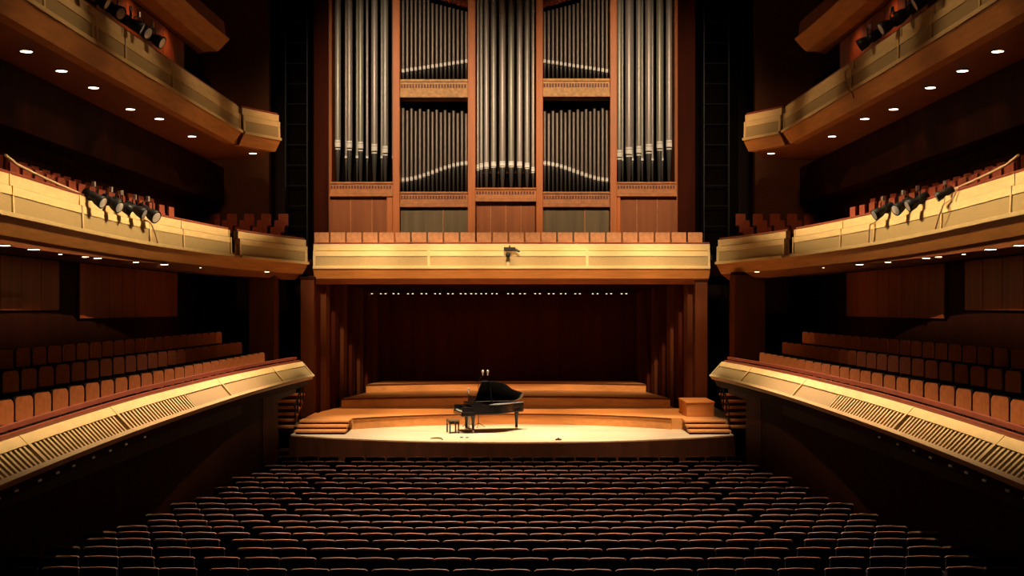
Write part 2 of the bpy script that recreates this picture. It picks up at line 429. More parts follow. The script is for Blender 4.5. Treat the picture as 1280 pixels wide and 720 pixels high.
mid_ribs = [near(MID, p) for p in (20, 106, 190, 232)]
up_ribs = [near(UPP, p) for p in (58, 119, 160, 219)]
for mir, nm in ((1, 'left'), (-1, 'right')):
    s = -mir   # sign of x on this side is -mir
    # -- middle
    b = thing('balcony', 'middle %s side balcony with cream mesh parapet' % nm, 'balcony', (0, 0, 0))
    cutp = near(MID, 297)
    parapet(b, MID, [(0, cutp - .35), (cutp + .35, 99)], mid_ribs, mir)
    bm = bmesh.new()
    inner = [(p.x + .5, p.y) for p in MID]
    outl = [((x - .9)*mir, y) for x, y in inner] + [(-8.3*mir, 56.5), (-12.55*mir, 56.5), (-12.55*mir, 14)]
    prism(bm, outl, 6.70, 7.30); link('deck', bm, 'soffit', b)
    # -- upper
    b = thing('balcony', 'upper %s side balcony with spotlights along its parapet' % nm, 'balcony', (0, 0, 0))
    parapet(b, UPP, [(0, 99)], up_ribs, mir, inner=False)
    parapet(b, UPC, [(0, 99)], [], mir, inner=False)
    bm = bmesh.new()
    outl = [((p.x - .4)*mir, p.y) for p in UPP] + [(-8.85*mir, 47.7), (-9.6*mir, 50.6), (-12.55*mir, 51.5), (-12.55*mir, 14)]
    prism(bm, outl, 11.10, 11.60); link('deck', bm, 'soffit', b)
    # -- top
    b = thing('balcony', 'topmost %s side balcony cut by the upper edge of the picture' % nm, 'balcony', (0, 0, 0))
    bm = bmesh.new(); sweep(bm, TOPB, [(-.9, -.42), (-.42, -.42), (-.28, -.30), (0, 0), (-.04, .07), (-.9, .07)], mir); link('lower_fascia', bm, 'orange', b)
    bm = bmesh.new(); sweep(bm, TOPB, [(-.30, .07), (-.12, .07), (-.20, .62), (-.30, .62)], mir); link('parapet', bm, 'soffit', b)
    bm = bmesh.new(); prism(bm, [((p.x - .6)*mir, p.y) for p in TOPB] + [(-11.05*mir, 46.6), (-11.05*mir, 24)], 14.32, 14.70); link('deck', bm, 'soffit', b)
    # walls at the far ends
    bm = bmesh.new(); box(bm, (min(s*9.95, s*12.6), 54.0, 7.31), (max(s*9.95, s*12.6), 54.4, TOP)); struct(link('wall_end_' + nm, bm, 'brownwall'))
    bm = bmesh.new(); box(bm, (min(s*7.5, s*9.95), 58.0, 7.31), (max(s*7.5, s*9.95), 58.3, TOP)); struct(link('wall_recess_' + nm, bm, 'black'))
    # lit cherry panels on the side walls
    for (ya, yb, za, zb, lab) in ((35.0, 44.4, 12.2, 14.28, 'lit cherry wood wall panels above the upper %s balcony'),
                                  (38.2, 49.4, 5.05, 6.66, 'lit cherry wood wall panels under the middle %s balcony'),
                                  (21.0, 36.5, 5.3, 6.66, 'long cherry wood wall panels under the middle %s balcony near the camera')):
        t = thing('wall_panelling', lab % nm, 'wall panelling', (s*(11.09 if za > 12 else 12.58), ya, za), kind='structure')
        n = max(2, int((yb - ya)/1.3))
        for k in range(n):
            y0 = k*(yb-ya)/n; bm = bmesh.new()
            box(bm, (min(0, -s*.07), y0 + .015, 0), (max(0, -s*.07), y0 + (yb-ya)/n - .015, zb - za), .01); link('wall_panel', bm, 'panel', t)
    # upper storey side wall standing forward, and the dark doorway beyond it
    bm = bmesh.new(); box(bm, (min(s*11.1, s*12.58), 20, 11.605), (max(s*11.1, s*12.58), 44.5, TOP)); struct(link('wall_upper_' + nm, bm, 'dark'))
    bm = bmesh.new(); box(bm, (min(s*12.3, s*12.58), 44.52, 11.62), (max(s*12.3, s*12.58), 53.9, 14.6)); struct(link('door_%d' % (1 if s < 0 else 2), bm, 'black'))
    bm = bmesh.new(); box(bm, (min(s*11.75, s*12.58), 14, 9.6), (max(s*11.75, s*12.58), 53.9, 11.09), .02); struct(link('trim_%d' % (3 if s < 0 else 4), bm, 'dark'))
    # side lower wall under the terrace
    wp = [(-8.95, 13), (-8.9, 16), (-8.35, 22.8), (-7.75, 30), (-7.35, 37), (-7.25, 40.4)]
    bm = bmesh.new()
    prism(bm, [(x*mir, y) for x, y in wp] + [(x*mir - .0*mir - .3*mir, y) for x, y in wp[::-1]], 0, 2.95)
    struct(link('wall_lower_' + nm, bm, 'dark'), 'dark lower side wall between the stalls and the %s terrace' % nm, 'wall')
    bm = bmesh.new(); prism(bm, [(-7.28*mir, 38.6), (-7.18*mir, 40.5), (-7.75*mir, 40.6), (-7.75*mir, 38.6)], 0, 3.0); struct(link('trim_%d' % (1 if s < 0 else 2), bm, 'stagewall'))

# ------------------------------------------------------------------ terraces
TL = smooth_path([(-6.1, 11, 3.08), (-6.60, 17.1, 3.08), (-6.94, 24.3, 3.09), (-7.06, 33.4, 3.09), (-6.90, 39.5, 3.09), (-6.61, 44.05, 3.09)], 7)
def th(p): return .84 + .16*min(1, max(0, (p.y - 15)/12))
def onp(u, off=0.0):   # point on the sloping face, u=0 at the lip, 1 at the top edge
    return (-.42*u + off*.75, .47*u + off*.66)
def facepoly(u0, u1, o0, o1): return [onp(u0, o0), onp(u0, o1), onp(u1, o1), onp(u1, o0)]
cuts = [near(TL, p) for p in (-60, 60, 166, 291, 356)]
TLEN = plen(TL)
for mir, nm in ((1, 'left'), (-1, 'right')):
    s = -mir
    b = thing('terrace_parapet', 'sloping cream parapet with slatted grilles in front of the %s terrace seats' % nm, 'parapet', (0, 0, 0))
    bm = bmesh.new(); sweep(bm, TL, facepoly(.70, 1.0, -.12, .02), mir, th); link('top_ledge', bm, 'cream', b)
    bm = bmesh.new(); sweep(bm, TL, facepoly(-.02, .10, -.12, .035), mir, th); link('ledge', bm, 'cream', b)
    bm = bmesh.new(); sweep(bm, TL, [(-.02, -.01), (-.05, -.10), (-.35, -.13), (-.35, -.02)], mir); link('lower_fascia', bm, 'orange', b)
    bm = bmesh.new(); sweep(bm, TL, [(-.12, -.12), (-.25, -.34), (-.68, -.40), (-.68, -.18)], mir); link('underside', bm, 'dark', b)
    ends = [0] + cuts + [TLEN]
    for i in range(len(ends) - 1):
        a, c = ends[i], ends[i+1]
        if i < 4:   # slatted grille: backing and slats
            e = c if i < 3 else a + (c - a)*1.0
            bm = bmesh.new(); sweep(bm, cut_path(TL, a, e), facepoly(.08, .72, -.12, -.07), mir, th)
            g = link('grille_backing', bm, 'darker', b)
            slat_end = e if i < 3 else a + (e - a)*.60
            bm = bmesh.new(); q = a + .1; pitch = .21 if i < 3 else .24
            while q < slat_end - .1:
                sweep(bm, cut_path(TL, q, q + pitch*.42), facepoly(.08, .72, -.07, .0), mir, th); q += pitch
            link('grille', bm, 'cream', b)
            if i == 3:
                bm = bmesh.new(); sweep(bm, cut_path(TL, slat_end, e), facepoly(.08, .72, -.07, -.01), mir, th); link('mesh_infill', bm, 'weave', b)
        else:
            bm = bmesh.new(); sweep(bm, cut_path(TL, a, c), facepoly(.08, .72, -.12, -.01), mir, th); link('mesh_infill', bm, 'weave', b)
        bm = bmesh.new(); sweep(bm, cut_path(TL, max(0, a - .04), a + .07), facepoly(-.01, 1.0, -.10, .03), mir, th); link('rib', bm, 'cream', b)
    bm = bmesh.new(); sweep(bm, cut_path(TL, TLEN - .09, TLEN), facepoly(-.01, 1.0, -.10, .03), mir, th); link('rib', bm, 'cream', b)
    for (o, h, r, jn) in ((-.50, .50, .035, 0), (-.62, .60, .04, 1)):
        bm = bmesh.new(); sweep(bm, TL, [(o - r, h - r), (o + r, h - r), (o + r, h + r), (o - r, h + r)], mir, th)
        for k in range(14):
            q = 1 + k*(TLEN - 1.2)/13; sweep(bm, cut_path(TL, q, q + .05), [(o-.02, .3), (o+.02, .3), (o+.02, h), (o-.02, h)], mir, th)
        link('handrail', bm, 'rail', b)
    # terrace floors, stepped
    t = thing('terrace_deck', 'dark stepped floor under the %s terrace seats' % nm, 'terrace floor', (0, 0, 0), kind='structure')
    for (xa, xb, z) in ((-7.4, -8.50, 2.945), (-8.5, -9.50, 3.245), (-9.5, -10.5, 3.555), (-10.5, -12.55, 3.9)):
        bm = bmesh.new(); prism(bm, [(xa*mir, 13), (xa*mir, 45.2), (xb*mir, 45.2), (xb*mir, 13)], z - .5, z); link('deck_step', bm, 'darker', t)
    t['kind'] = 'structure'

# lamp reflections below the terrace lips, modelled as small silver blocks
def glint(loc, lab, grp):
    t = thing('ledge_glint', lab, 'modelled glint', loc, 0, grp)
    bm = bmesh.new(); box(bm, (-.02, -.09, -.025), (.05, .09, .025), .01); link('glint_backing', bm, 'blackmetal', t)
    bm = bmesh.new(); box(bm, (.045, -.07, -.015), (.06, .07, .015), .004); link('glint_face', bm, 'silver', t)
    return t
for mir, nm in ((1, 'left'), (-1, 'right')):
    proto = None
    pxs = [12, 34, 62, 84, 104, 128, 148, 168, 190]
    for i, px in enumerate(pxs):
        q = cut_path(TL, near(TL, px), near(TL, px) + .01)[0]
        loc = ((q.x - .20)*mir, q.y, q.z - .235)
        lab = 'small modelled glint, %s of those below the %s terrace ledge from the picture edge' % (ORD[i+1], nm)
        if proto is None:
            proto = glint(loc, lab, 'modelled glints below the terrace ledges'); proto.rotation_euler = (0, 0, 0 if mir == 1 else PI); remember(proto)
        else:
            c = copy_tree(proto, label=lab); c.location = loc

# ------------------------------------------------------------------ organ
OY = 54.0
def ox(px): return wx(px, OY)
def oz(py): return wz(py, OY)
org = thing('pipe_organ', 'huge pipe organ with grey metal pipes in an orange wooden case', 'pipe organ', (wx(631, OY), OY, 7.21))
O0 = Vector(org.location)
ZT = oz(-45)
def olink(name, bm, m, par=None, smooth=False):
    bmesh.ops.translate(bm, verts=bm.verts, vec=-O0)
    return link(name, bm, m, par or org, smooth)
def obox(name, px0, px1, py0, py1, y0, y1, m, bev=.02, par=None):
    bm = bmesh.new(); box(bm, (ox(px0), OY + y0, oz(py1)), (ox(px1), OY + y1, oz(py0)), bev); return olink(name, bm, m, par)
ZBOT = 7.22
for (a, b_) in ((491.5, 500.5), (585, 594.5), (670, 678.5), (762, 770.5)):
    bm = bmesh.new(); box(bm, (ox(a), OY - .30, ZBOT), (ox(b_), OY + .25, ZT), .02); olink('pillar', bm, 'pillar')
for (a, b_) in ((410.5, 414.5), (843.5, 847.5)):
    bm = bmesh.new(); box(bm, (ox(a), OY + .05, ZBOT), (ox(b_), OY + 1.9, ZT), .02); olink('side_post', bm, 'case')
for (a, b_) in ((388, 410), (848, 873)):
    bm = bmesh.new(); box(bm, (ox(a), OY + .9, ZBOT), (ox(b_), OY + 1.9, ZT), .02); olink('side_panel', bm, 'stagewall')
# back board
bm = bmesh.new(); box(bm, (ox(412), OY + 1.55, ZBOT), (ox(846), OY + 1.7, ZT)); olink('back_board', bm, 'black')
# sills
def sill(px0, px1, py0, py1, y0, name='sill', m='sill'):
    h = py1 - py0
    s_ = obox(name, px0, px1, py0, py1, y0, .9, m, .01)
    # stepped mouldings and a dentil row
    obox('moulding', px0 - .3, px1 + .3, py1 - h*.22, py1, y0 - .14, .2, m, .02, None)
    obox('moulding', px0, px1, py0, py0 + h*.14, y0 - .09, .2, m, .02, None)
    bm = bmesh.new(); n = int((px1 - px0)/3.6)
    for k in range(n):
        xa = px0 + 1 + k*(px1 - px0 - 2)/n
        box(bm, (ox(xa), OY + y0 - .045, oz(py0 + h*.46)), (ox(xa + 2.1), OY + y0 + .01, oz(py0 + h*.26)), 0)
    olink('dentils', bm, 'ornament')
    return s_
sill(413.5, 492, 228, 246.5, -.22)
sill(770.5, 845, 228, 246.5, -.22)
sill(594.5, 670, 235.5, 253, -.30)
sill(500.5, 585, 240, 259.5, -.12)
sill(678.5, 762, 240, 259.5, -.12)
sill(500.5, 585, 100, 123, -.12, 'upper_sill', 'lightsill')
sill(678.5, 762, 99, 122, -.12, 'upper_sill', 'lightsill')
# lower case panels
def panel(px0, px1, py0, m, y0=.10, n=2):
    bm = bmesh.new(); box(bm, (ox(px0), OY + y0, ZBOT), (ox(px1), OY + y0 + .1, oz(py0)), .01); olink('case_panel', bm, m)
    for k in range(1, n):
        x = px0 + (px1 - px0)*(.63 if n == 2 else k/n)
        bm = bmesh.new(); box(bm, (ox(x - .7), OY + y0 - .03, ZBOT), (ox(x + .7), OY + y0 + .02, oz(py0)), .008); olink('panel_strip', bm, 'sill')
panel(412, 491.5, 246, 'case', .02, 3); panel(770.5, 847, 246, 'case', .02, 3)
panel(594.5, 670, 253, 'case', .05, 4); panel(500.5, 585, 259, 'case_grey'); panel(678.5, 762, 259, 'case_grey')
for (a, b_) in ((484, 491.5), (770.5, 775)):
    bm = bmesh.new(); box(bm, (ox(a), OY - .25, ZBOT), (ox(b_), OY + .1, oz(247)), .02); olink('bracket', bm, 'pillar')

npipe = 0
def pipe(px, pw, pybase, pymouth, pytop, mh, y, zt=None, m=None):
    global npipe
    r = pw/2 * OY / F; x = ox(px); z0 = oz(pybase); zm = oz(pymouth); z1 = oz(pytop)
    bm = bmesh.new(); n = 18
    lathe(bm, [(r*.93, zm - .03), (r, zm), (r, z1 - .02), (r*.93, z1)], n, (x, OY + y, 0))
    p = olink('pipe', bm, m or 'pipe%d' % (npipe % 4), None, True); npipe += 1
    bm = bmesh.new(); lathe(bm, [(r*.42, z0), (r*.86, zm - .12), (r*.92, zm - .025)], n, (x, OY + y, 0)); olink('pipe_foot', bm, 'foot', p, True)
    # mouth: curved lips on the pipe front, reflected light put into their white
    hh = mh * OY / F
    bm = bmesh.new()
    for (za, zb, rr) in ((zm - .02, zm + hh*.62, r + .012), (zm + hh*.70, zm + hh, r + .008), (zm - hh*.5, zm - hh*.3, r*.95 + .01)):
        ring = []
        for k in range(7):
            a = -PI/2 + (k - 3)/3 * .95
            ring.append((x + rr*math.cos(a), OY + y + rr*math.sin(a)))
        inner = [(x + (rr - .03)*math.cos(-PI/2 + (k-3)/3*.95), OY + y + (rr - .03)*math.sin(-PI/2 + (k-3)/3*.95)) for k in range(7)]
        prism(bm, ring + inner[::-1], za, zb)
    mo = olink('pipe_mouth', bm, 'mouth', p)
    return p
# towers
for px, w, mo in ((421, 7.6, 182), (435.5, 7.6, 183), (449.5, 7.4, 184), (467, 8.2, 187), (480.5, 7.8, 189.5), (491, 6, 190)):
    if px < 490: pipe(px, w, 228, mo, -42, 8, .35)
for px in (428.5, 442.5, 455.3, 474, 488.5): pipe(px, 3.4, 228, 193, -42, 2, 1.1)
for px, w, mo in ((775, 7.5, 194.5), (787, 9.5, 191), (799.5, 7.2, 189.5), (812, 9, 187), (825.5, 8, 183.5), (837.5, 8, 182)):
    pipe(px, w, 228, mo, -42, 8, .35)
for px in (781, 793.5, 806, 819, 831.5): pipe(px, 3.4, 228, 196, -42, 2, 1.1)
# centre
for px, w, mo in ((597, 3.6, 210), (601.5, 4.2, 208.5), (608, 6.2, 207.5), (617, 7.0, 206.5), (628, 8.0, 206), (639, 7.6, 206), (649.5, 7.2, 206.5), (659, 6.6, 208), (666.5, 4.6, 213)):
    pipe(px, w, 236, mo, -42, 5, .25)
for px in (604.8, 612.5, 622.5, 633.5, 644.5, 654.5, 663): pipe(px, 2.8, 236, 213, -42, 2, 1.0)
# inner bays, lower and upper rank
def lerp(a, b, t): return a + (b - a)*t
for side in (0, 1):
    a, b_ = ((503.3, 582.5), (681, 759))[side]
    for k in range(16):
        t = k/15; px = lerp(a, b_, t); u = t if side == 0 else 1 - t
        um = u*u*(3 - 2*u)
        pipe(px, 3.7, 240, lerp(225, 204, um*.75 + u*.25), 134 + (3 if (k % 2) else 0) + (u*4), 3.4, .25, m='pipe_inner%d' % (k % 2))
    for k in range(17 if False else 16):
        t = k/15; px = lerp(a, b_, t); u = t if side == 0 else 1 - t
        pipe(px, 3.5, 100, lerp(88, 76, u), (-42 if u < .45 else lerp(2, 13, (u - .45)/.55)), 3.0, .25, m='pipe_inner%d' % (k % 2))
    # shadowing shelf bottom board and carved ornament above the pipes
    bm = bmesh.new()
    for k in range(9):
        u = .5 + .5*k/8; t = u if side == 0 else 1 - u
        xc = ox(lerp(a - 2, b_ + 2, t)); zc = oz(lerp(-6, 6, (u - .5)*2))
        lathe(bm, [(.02, -.14), (.13, -.11), (.17, 0), (.13, .11), (.02, .14)], 10, (xc, OY - .02, zc))
        lathe(bm, [(.02, -.10), (.10, -.07), (.12, 0), (.09, .08), (.02, .1)], 8, (xc + .1, OY - .08, zc + .22))
    pts = []
    for k in range(11):
        u = .42 + .58*k/10; t = u if side == 0 else 1 - u
        pts.append((ox(lerp(a - 3, b_ + 3, t)), oz(lerp(-13, 11, (u - .42)/.58))))
    top = [(pts[-1][0], oz(-45)), (pts[0][0], oz(-45))]
    poly = pts + top
    f0 = [bm.verts.new((x, OY - .02, z)) for x, z in poly]; f1 = [bm.verts.new((x, OY + .06, z)) for x, z in poly]
    for i in range(len(poly)): j = (i+1) % len(poly); bm.faces.new((f0[i], f0[j], f1[j], f1[i]))
    bm.faces.new(f0[::-1]); bm.faces.new(f1)
    olink('carved_ornament', bm, 'ornament')

# dark equipment ladders either side of the organ
for (pa, pb, nm) in ((357, 384, 'left'), (880, 911, 'right')):
    Y = 55.0
    t = thing('ladder_frame', 'dark metal ladder frame standing in the recess %s of the organ' % nm, 'frame', (wx((pa+pb)/2, Y), Y, 7.31))
    w = (wx(pb, Y) - wx(pa, Y))/2
    for sx in (-w, w):
        bm = bmesh.new(); tube(bm, [(sx, 0, 0), (sx, 0, 12)], .035, 6); link('upright', bm, 'blackmetal', t)
    for k in range(13):
        bm = bmesh.new(); tube(bm, [(-w, 0, .6 + k*.85), (w, 0, .6 + k*.85)], .03, 6); link('rung', bm, 'blackmetal', t)

# ------------------------------------------------------------------ seats
def rounded_slab(bm, w, h, d, z0, y0, rtop=.12, bulge=0.0, n=6, cx=0.0):
    """upright rounded panel: width w, height h, thickness d, front at y0"""
    pts = [(-w/2, 0), (w/2, 0)]
    for k in range(n + 1):
        a = k*PI/2/n; pts.append((w/2 - rtop + rtop*math.cos(a), h - rtop + rtop*math.sin(a)))
    for k in range(n + 1):
        a = PI/2 + k*PI/2/n; pts.append((-w/2 + rtop + rtop*math.cos(a), h - rtop + rtop*math.sin(a)))
    # small rise in the middle of the top edge
    f = [bm.verts.new((cx + x, y0, z0 + z + bulge*(1 - (2*x/w)**2)*(z/h)**4)) for x, z in pts]
    b = [bm.verts.new((cx + x*.97, y0 + d, z0 + z*.985 + bulge*(1 - (2*x/w)**2)*(z/h)**4)) for x, z in pts]
    m_ = len(pts)
    for i in range(m_): j = (i+1) % m_; bm.faces.new((f[i], f[j], b[j], b[i]))
    bm.faces.new(f[::-1]); bm.faces.new(b)

SW = .63
def stalls_geo(part, bm, dx=0, dy=0, dz=0):
    v0 = len(bm.verts)
    if part == 'backrest': rounded_slab(bm, SW - .05, .50, .07, .36, 0, .05, .012)
    if part == 'top_edge': 
        pts = [(-SW/2 + .028, .850), (-SW/2 + .05, .868), (0, .880), (SW/2 - .05, .868), (SW/2 - .028, .850)]
        tube(bm, [(x, .035, z) for x, z in pts], .025, 6)
    if part == 'cushion': box(bm, (-SW/2 + .05, .08, .38), (SW/2 - .05, .50, .48), .03, seg=1)
    if part == 'pedestal': box(bm, (-SW/2 + .035, .08, 0), (-SW/2 + .075, .42, .60), .01, seg=1)
    bm.verts.ensure_lookup_table()
    for v in bm.verts[v0:]: v.co += Vector((dx, dy, dz))
def make_stalls():
    t = thing('stalls_chair', 'x', 'chair', (0, 0, 0), 0, 'seats in the stalls')
    for p, m in (('backrest', 'seatdark'), ('top_edge', 'seathighlight'), ('cushion', 'seatdark'), ('pedestal', 'seatdark')):
        bm = bmesh.new(); stalls_geo(p, bm); link(p, bm, m, t)
    return t
pys = [571.5, 577.4, 583, 588.2, 593.2, 598.4, 604, 611, 617.6, 624.4, 631.5, 638.2, 645.4, 653, 660.5, 668, 676.5, 687, 699, 713]
rows = []
for n, py in enumerate(pys):
    Y = 39.5 - n*1.005; zt = wz(py, Y); rows.append((n, Y, zt - .885))
rowinfo = []
for n, Y, zf in rows:
    if Y > 40: hw = 7.0
    wpts = [(16, 8.9), (22.8, 8.35), (30, 7.75), (37, 7.35), (41, 7.2)]
    for (ya, xa), (yb, xb) in zip(wpts, wpts[1:]):
        if ya <= Y <= yb: hw = xa + (xb - xa)*(Y - ya)/(yb - ya)
    hw -= .35; xs = []
    off = .0 if n % 2 else SW/2
    # centre block
    k = 0; x = off; cen = []
    while x < 4.95: cen.append(x); x += SW
    cen = sorted(set([round(v, 3) for v in cen] + [round(-v, 3) for v in cen]))
    side = []; x = cen[-1] + SW + .14
    while x < hw: side.append(x); x += SW
    xs = [-v for v in side[::-1]] + cen + side
    if n >= 16:   # pairs close together in the rows nearest the camera
        xs = [v + (.018 if i % 2 == (n % 2) else -.018) for i, v in enumerate(xs)]
    xs = [v for v in xs if abs(v) - SW/2 < .388*(Y) + .05]
    rowinfo.append((n, Y, zf, xs))
# floor risers under the rows (stepped parterre)
t = thing('stalls_floor', 'dark stepped floor under the rows of stalls seats', 'floor', kind='structure')
for n, Y, zf in rows:
    bm = bmesh.new(); box(bm, (-8.9, Y - .45, -.2), (8.9, Y + .555, zf)); link('floor_step', bm, 'floor', t)
total = 0; proto = None; first_far = None
for r, (n, Y, zf, xs) in enumerate(reversed(rowinfo)):
    if total + len(xs) > 300: first_far = n; break
    for i, x in enumerate(xs):
        lab = 'dark stalls seat, %s from left in %s row from the bottom of the photo' % (ORD[i+1], ORD[r+1])
        yc = Y - .012*0 + (x*x)*.004
        if proto is None:
            proto = make_stalls(); proto['label'] = lab; remember(proto); o = proto
        else: o = copy_tree(proto, label=lab)
        o.location = (x, yc, zf); total += 1
print('stalls individual', total, 'first far row', first_far)
far = thing('stalls_chairs', 'farthest rows of dark stalls seats in front of the stage', 'seats', kind='stuff')
for p, m in (('backrest', 'seatdark'), ('top_edge', 'seathighlight'), ('cushion', 'seatdark')):
    bm = bmesh.new()
    for n, Y, zf, xs in rowinfo:
        if n > first_far: continue
        for x in xs: stalls_geo(p, bm, x, Y + x*x*.004, zf)
    link(p + 's', bm, m, far); 

# terrace seats
def make_terrace_seat(cush):
    t = thing('terrace_chair', 'x', 'chair', (0, 0, 0), 0, 'x')
    bm = bmesh.new(); rounded_slab(bm, .53, .37, .022, .60, 0, .09, .02); link('backrest', bm, cush, t)
    bm = bmesh.new(); box(bm, (-.25, -.38, .34), (.25, -.005, .44), .03); link('cushion', bm, 'seatdark', t)  # dark colour imitates the shade below the backrest
    bm = bmesh.new(); box(bm, (-.345, -.36, 0), (-.302, .03, .52), .015); link('armrest', bm, 'seatdark', t)
    bm = bmesh.new(); box(bm, (.302, -.36, 0), (.345, .03, .52), .015); link('armrest', bm, 'seatdark', t)
    bm = bmesh.new(); rounded_slab(bm, .56, .64, .035, .345, .024, .10, .02); link('back_shell', bm, 'seatdark', t)  # dark colour imitates the shade in the gaps between seats
    return t
tproto = make_terrace_seat('seatorange'); tproto.name = 'terrace_chair'; remember(tproto); used = False
rowdef = [(1, 8.02, 3.92, 16.8, 42.3), (2, 9.02, 4.22, 17.8, 43.6), (3, 10.02, 4.53, 22.0, 45.1)]
rw = ['front', 'middle', 'rear']
for s, nm in ((-1, 'left'), (1, 'right')):
    for (rn, X, zt, y0, y1) in rowdef:
        ys = []; y = y1
        while y > y0: ys.append(y); y -= .95
        grp = 'terrace seats, %s side' % nm
        for i, y in enumerate(ys):
            bend = -.25*math.exp(-((y - 17)/5)**2)
            lab = 'rust-coloured seat, %s from the stage end in the %s row of the %s terrace' % (ORD[i+1], rw[rn-1], nm)
            if not used: o = tproto; used = True; o['label'] = lab
            else: o = copy_tree(tproto, label=lab)
            o['group'] = grp
            o.location = (s*(X + bend), y, zt - .97)
            # local -y is the front of the seat; face the hall axis, turned a little to the stage
            o.rotation_euler = (0, 0, s*(-PI/2) + s*math.radians(10))
# choir seats on the centre balcony
def make_choir(m='choirwood', w=.56):
    t = thing('choir_chair', 'x', 'chair', (0, 0, 0), 0, 'x')
    bm = bmesh.new(); rounded_slab(bm, w, .48, .06, .40, 0, .03, 0, 3); link('backrest', bm, m, t)
    bm = bmesh.new(); box(bm, (-w/2+.02, -.40, .36), (w/2-.02, -.005, .43), .02); link('cushion', bm, m, t)
    bm = bmesh.new(); box(bm, (-w/2+.02, -.38, 0), (-w/2+.06, -.01, .355), .005); link('side_support', bm, 'seatdark', t)
    bm = bmesh.new(); box(bm, (w/2-.06, -.38, 0), (w/2-.02, -.01, .355), .005); link('side_support', bm, 'seatdark', t)
    return t
cp = None
cpx = [388, 405] + [425 + 20.05*k for k in range(23)]
cpx = [402 + 20.3*k for k in range(24)]
for i, px in enumerate(cpx):
    lab = 'wooden choir seat back, %s from the left above the central balcony rail' % ORD[i+1]
    if cp is None: cp = make_choir(); remember(cp); o = cp
    else: o = copy_tree(cp, label=lab)
    o['label'] = lab; o['group'] = 'choir seats on the central balcony'
    o.location = (wx(px, 51.2), 51.2 , wz(290.5, 51.2) - .88)
bm = bmesh.new(); box(bm, (-7.6, 50.75, 7.2), (7.7, 51.9, wz(290.5, 51.2) - .885)); struct(link('choir_step', bm, 'darker'), 'low dark step under the choir seats of the central balcony', 'step')
# red-brown seats on the middle side balconies
mp = None
for s, nm in ((-1, 'left'), (1, 'right')):
    for (rn, inset, dz) in ((0, .75, .0), (1, 1.42, .28)):
        k = 0
        i = 0
        L = plen(MID); q = near(MID, 60)
        qs = []
        while q < near(MID, 250): qs.append(q); q += .78
        for q in qs[::-1]:
            a, b_ = cut_path(MID, q, q + .02)[0], cut_path(MID, q, q + .02)[-1]
            d = (b_ - a).normalized()
            p = a + Vector((-d.y, d.x, 0)) * inset
            lab = 'red-brown seat, %s from the stage end in the %s row of the middle %s balcony' % (ORD[i+1], ('front', 'rear')[rn], nm)
            if mp is None: mp = make_choir('seatred', .40); mp.name = 'balcony_chair'; remember(mp); o = mp
            else: o = copy_tree(mp, label=lab)
            o['label'] = lab; o['group'] = 'balcony seats, %s side' % nm
            o.location = (p.x*(-s), p.y, p.z + .445 + dz)
            o.rotation_euler = (0, 0, s*(-PI/2 + .15))
            i += 1
    t = thing('balcony_step', 'dark step under the seats of the middle %s balcony' % nm, 'step', kind='structure')
    mirr = -s
    seg = cut_path(MID, near(MID, 40), near(MID, 262))
    bm = bmesh.new(); sweep(bm, seg, [(-1.05, .02), (-.4, .02), (-.4, .44), (-1.05, .44)], mirr); link('step_deck', bm, 'darker', t)
    bm = bmesh.new(); sweep(bm, seg, [(-1.8, .02), (-1.05, .02), (-1.05, .72), (-1.8, .72)], mirr); link('step_deck', bm, 'darker', t)
    # block of rows at the corner by the organ
    t = thing('balcony_step', 'dark steps under the corner seats beside the organ, %s side' % nm, 'step', kind='structure')
    for rn in range(3):
        y = 51.3 + rn*.9; z = 7.62 + rn*.32
        bm = bmesh.new(); xa, xb = sorted((s*8.75, s*11.9)); box(bm, (xa, y - .5, 7.31), (xb, y + .4, z)); link('step_deck', bm, 'darker', t)
        for k in range(5):
            x = s*(9.2 + k*.69)
            lab = 'dim balcony seat beside the organ, %s from it in the %s row, %s side' % (ORD[k+1], ORD[rn+1], nm)
            o = copy_tree(mp, label=lab); o['group'] = 'corner balcony seats, %s side' % nm
            o.location = (x, y, z + .01); o.rotation_euler = (0, 0, 0)

# ------------------------------------------------------------------ grand piano
pn = thing('grand_piano', 'black concert grand piano with its lid raised at centre stage', 'piano', (-1.40, 45.75, 1.0), math.radians(13))
PL, PW = 2.13, 1.5        # length along local x (keyboard at x=0), width along local y (0 = treble side, near)
def outline(g=0.0):
    pts = [(0-g, 0-g), (.62, 0-g)]
    ctrl = [(.62, 0), (1.0, .06), (1.35, .30), (1.62, .62), (1.88, .80), (2.06, .93), (2.12, 1.12), (2.07, 1.35), (1.9, 1.47), (1.7, PW)]
    P = smooth_path([(x, y, 0) for x, y in ctrl], 4)
    pts += [(p.x, p.y) for p in P[1:]]
    pts += [(0-g, PW+g)]
    return pts
OUT = outline()
bm = bmesh.new(); n = len(OUT); zc0, zc1 = .66, 1.0
cx_, cy_ = .95, .8
def ring(sc, z): return [bm.verts.new((cx_ + (x-cx_)*sc, cy_ + (y-cy_)*sc, z)) for x, y in OUT]
R = [ring(.97, zc0), ring(1, zc0 + .02), ring(1, zc1), ring(.955, zc1), ring(.955, zc1 - .10)]
for a, b_ in zip(R, R[1:]):
    for i in range(n): j = (i+1) % n; bm.faces.new((a[i], a[j], b_[j], b_[i]))
bm.faces.new(R[0][::-1]); bm.faces.new(R[-1]); link('case', bm, 'piano', pn)
bm = bmesh.new(); prism(bm, [(cx_ + (x-cx_)*.95, cy_ + (y-cy_)*.95) for x, y in OUT], zc1 - .10, zc1 - .085); link('soundboard', bm, 'brass', pn)
bm = bmesh.new(); prism(bm, [(x - .0, y - .006) if y < .9 else (x + .004, y) for x, y in OUT if x > .3], .985, 1.004); link('rim_edge', bm, 'silver', pn)
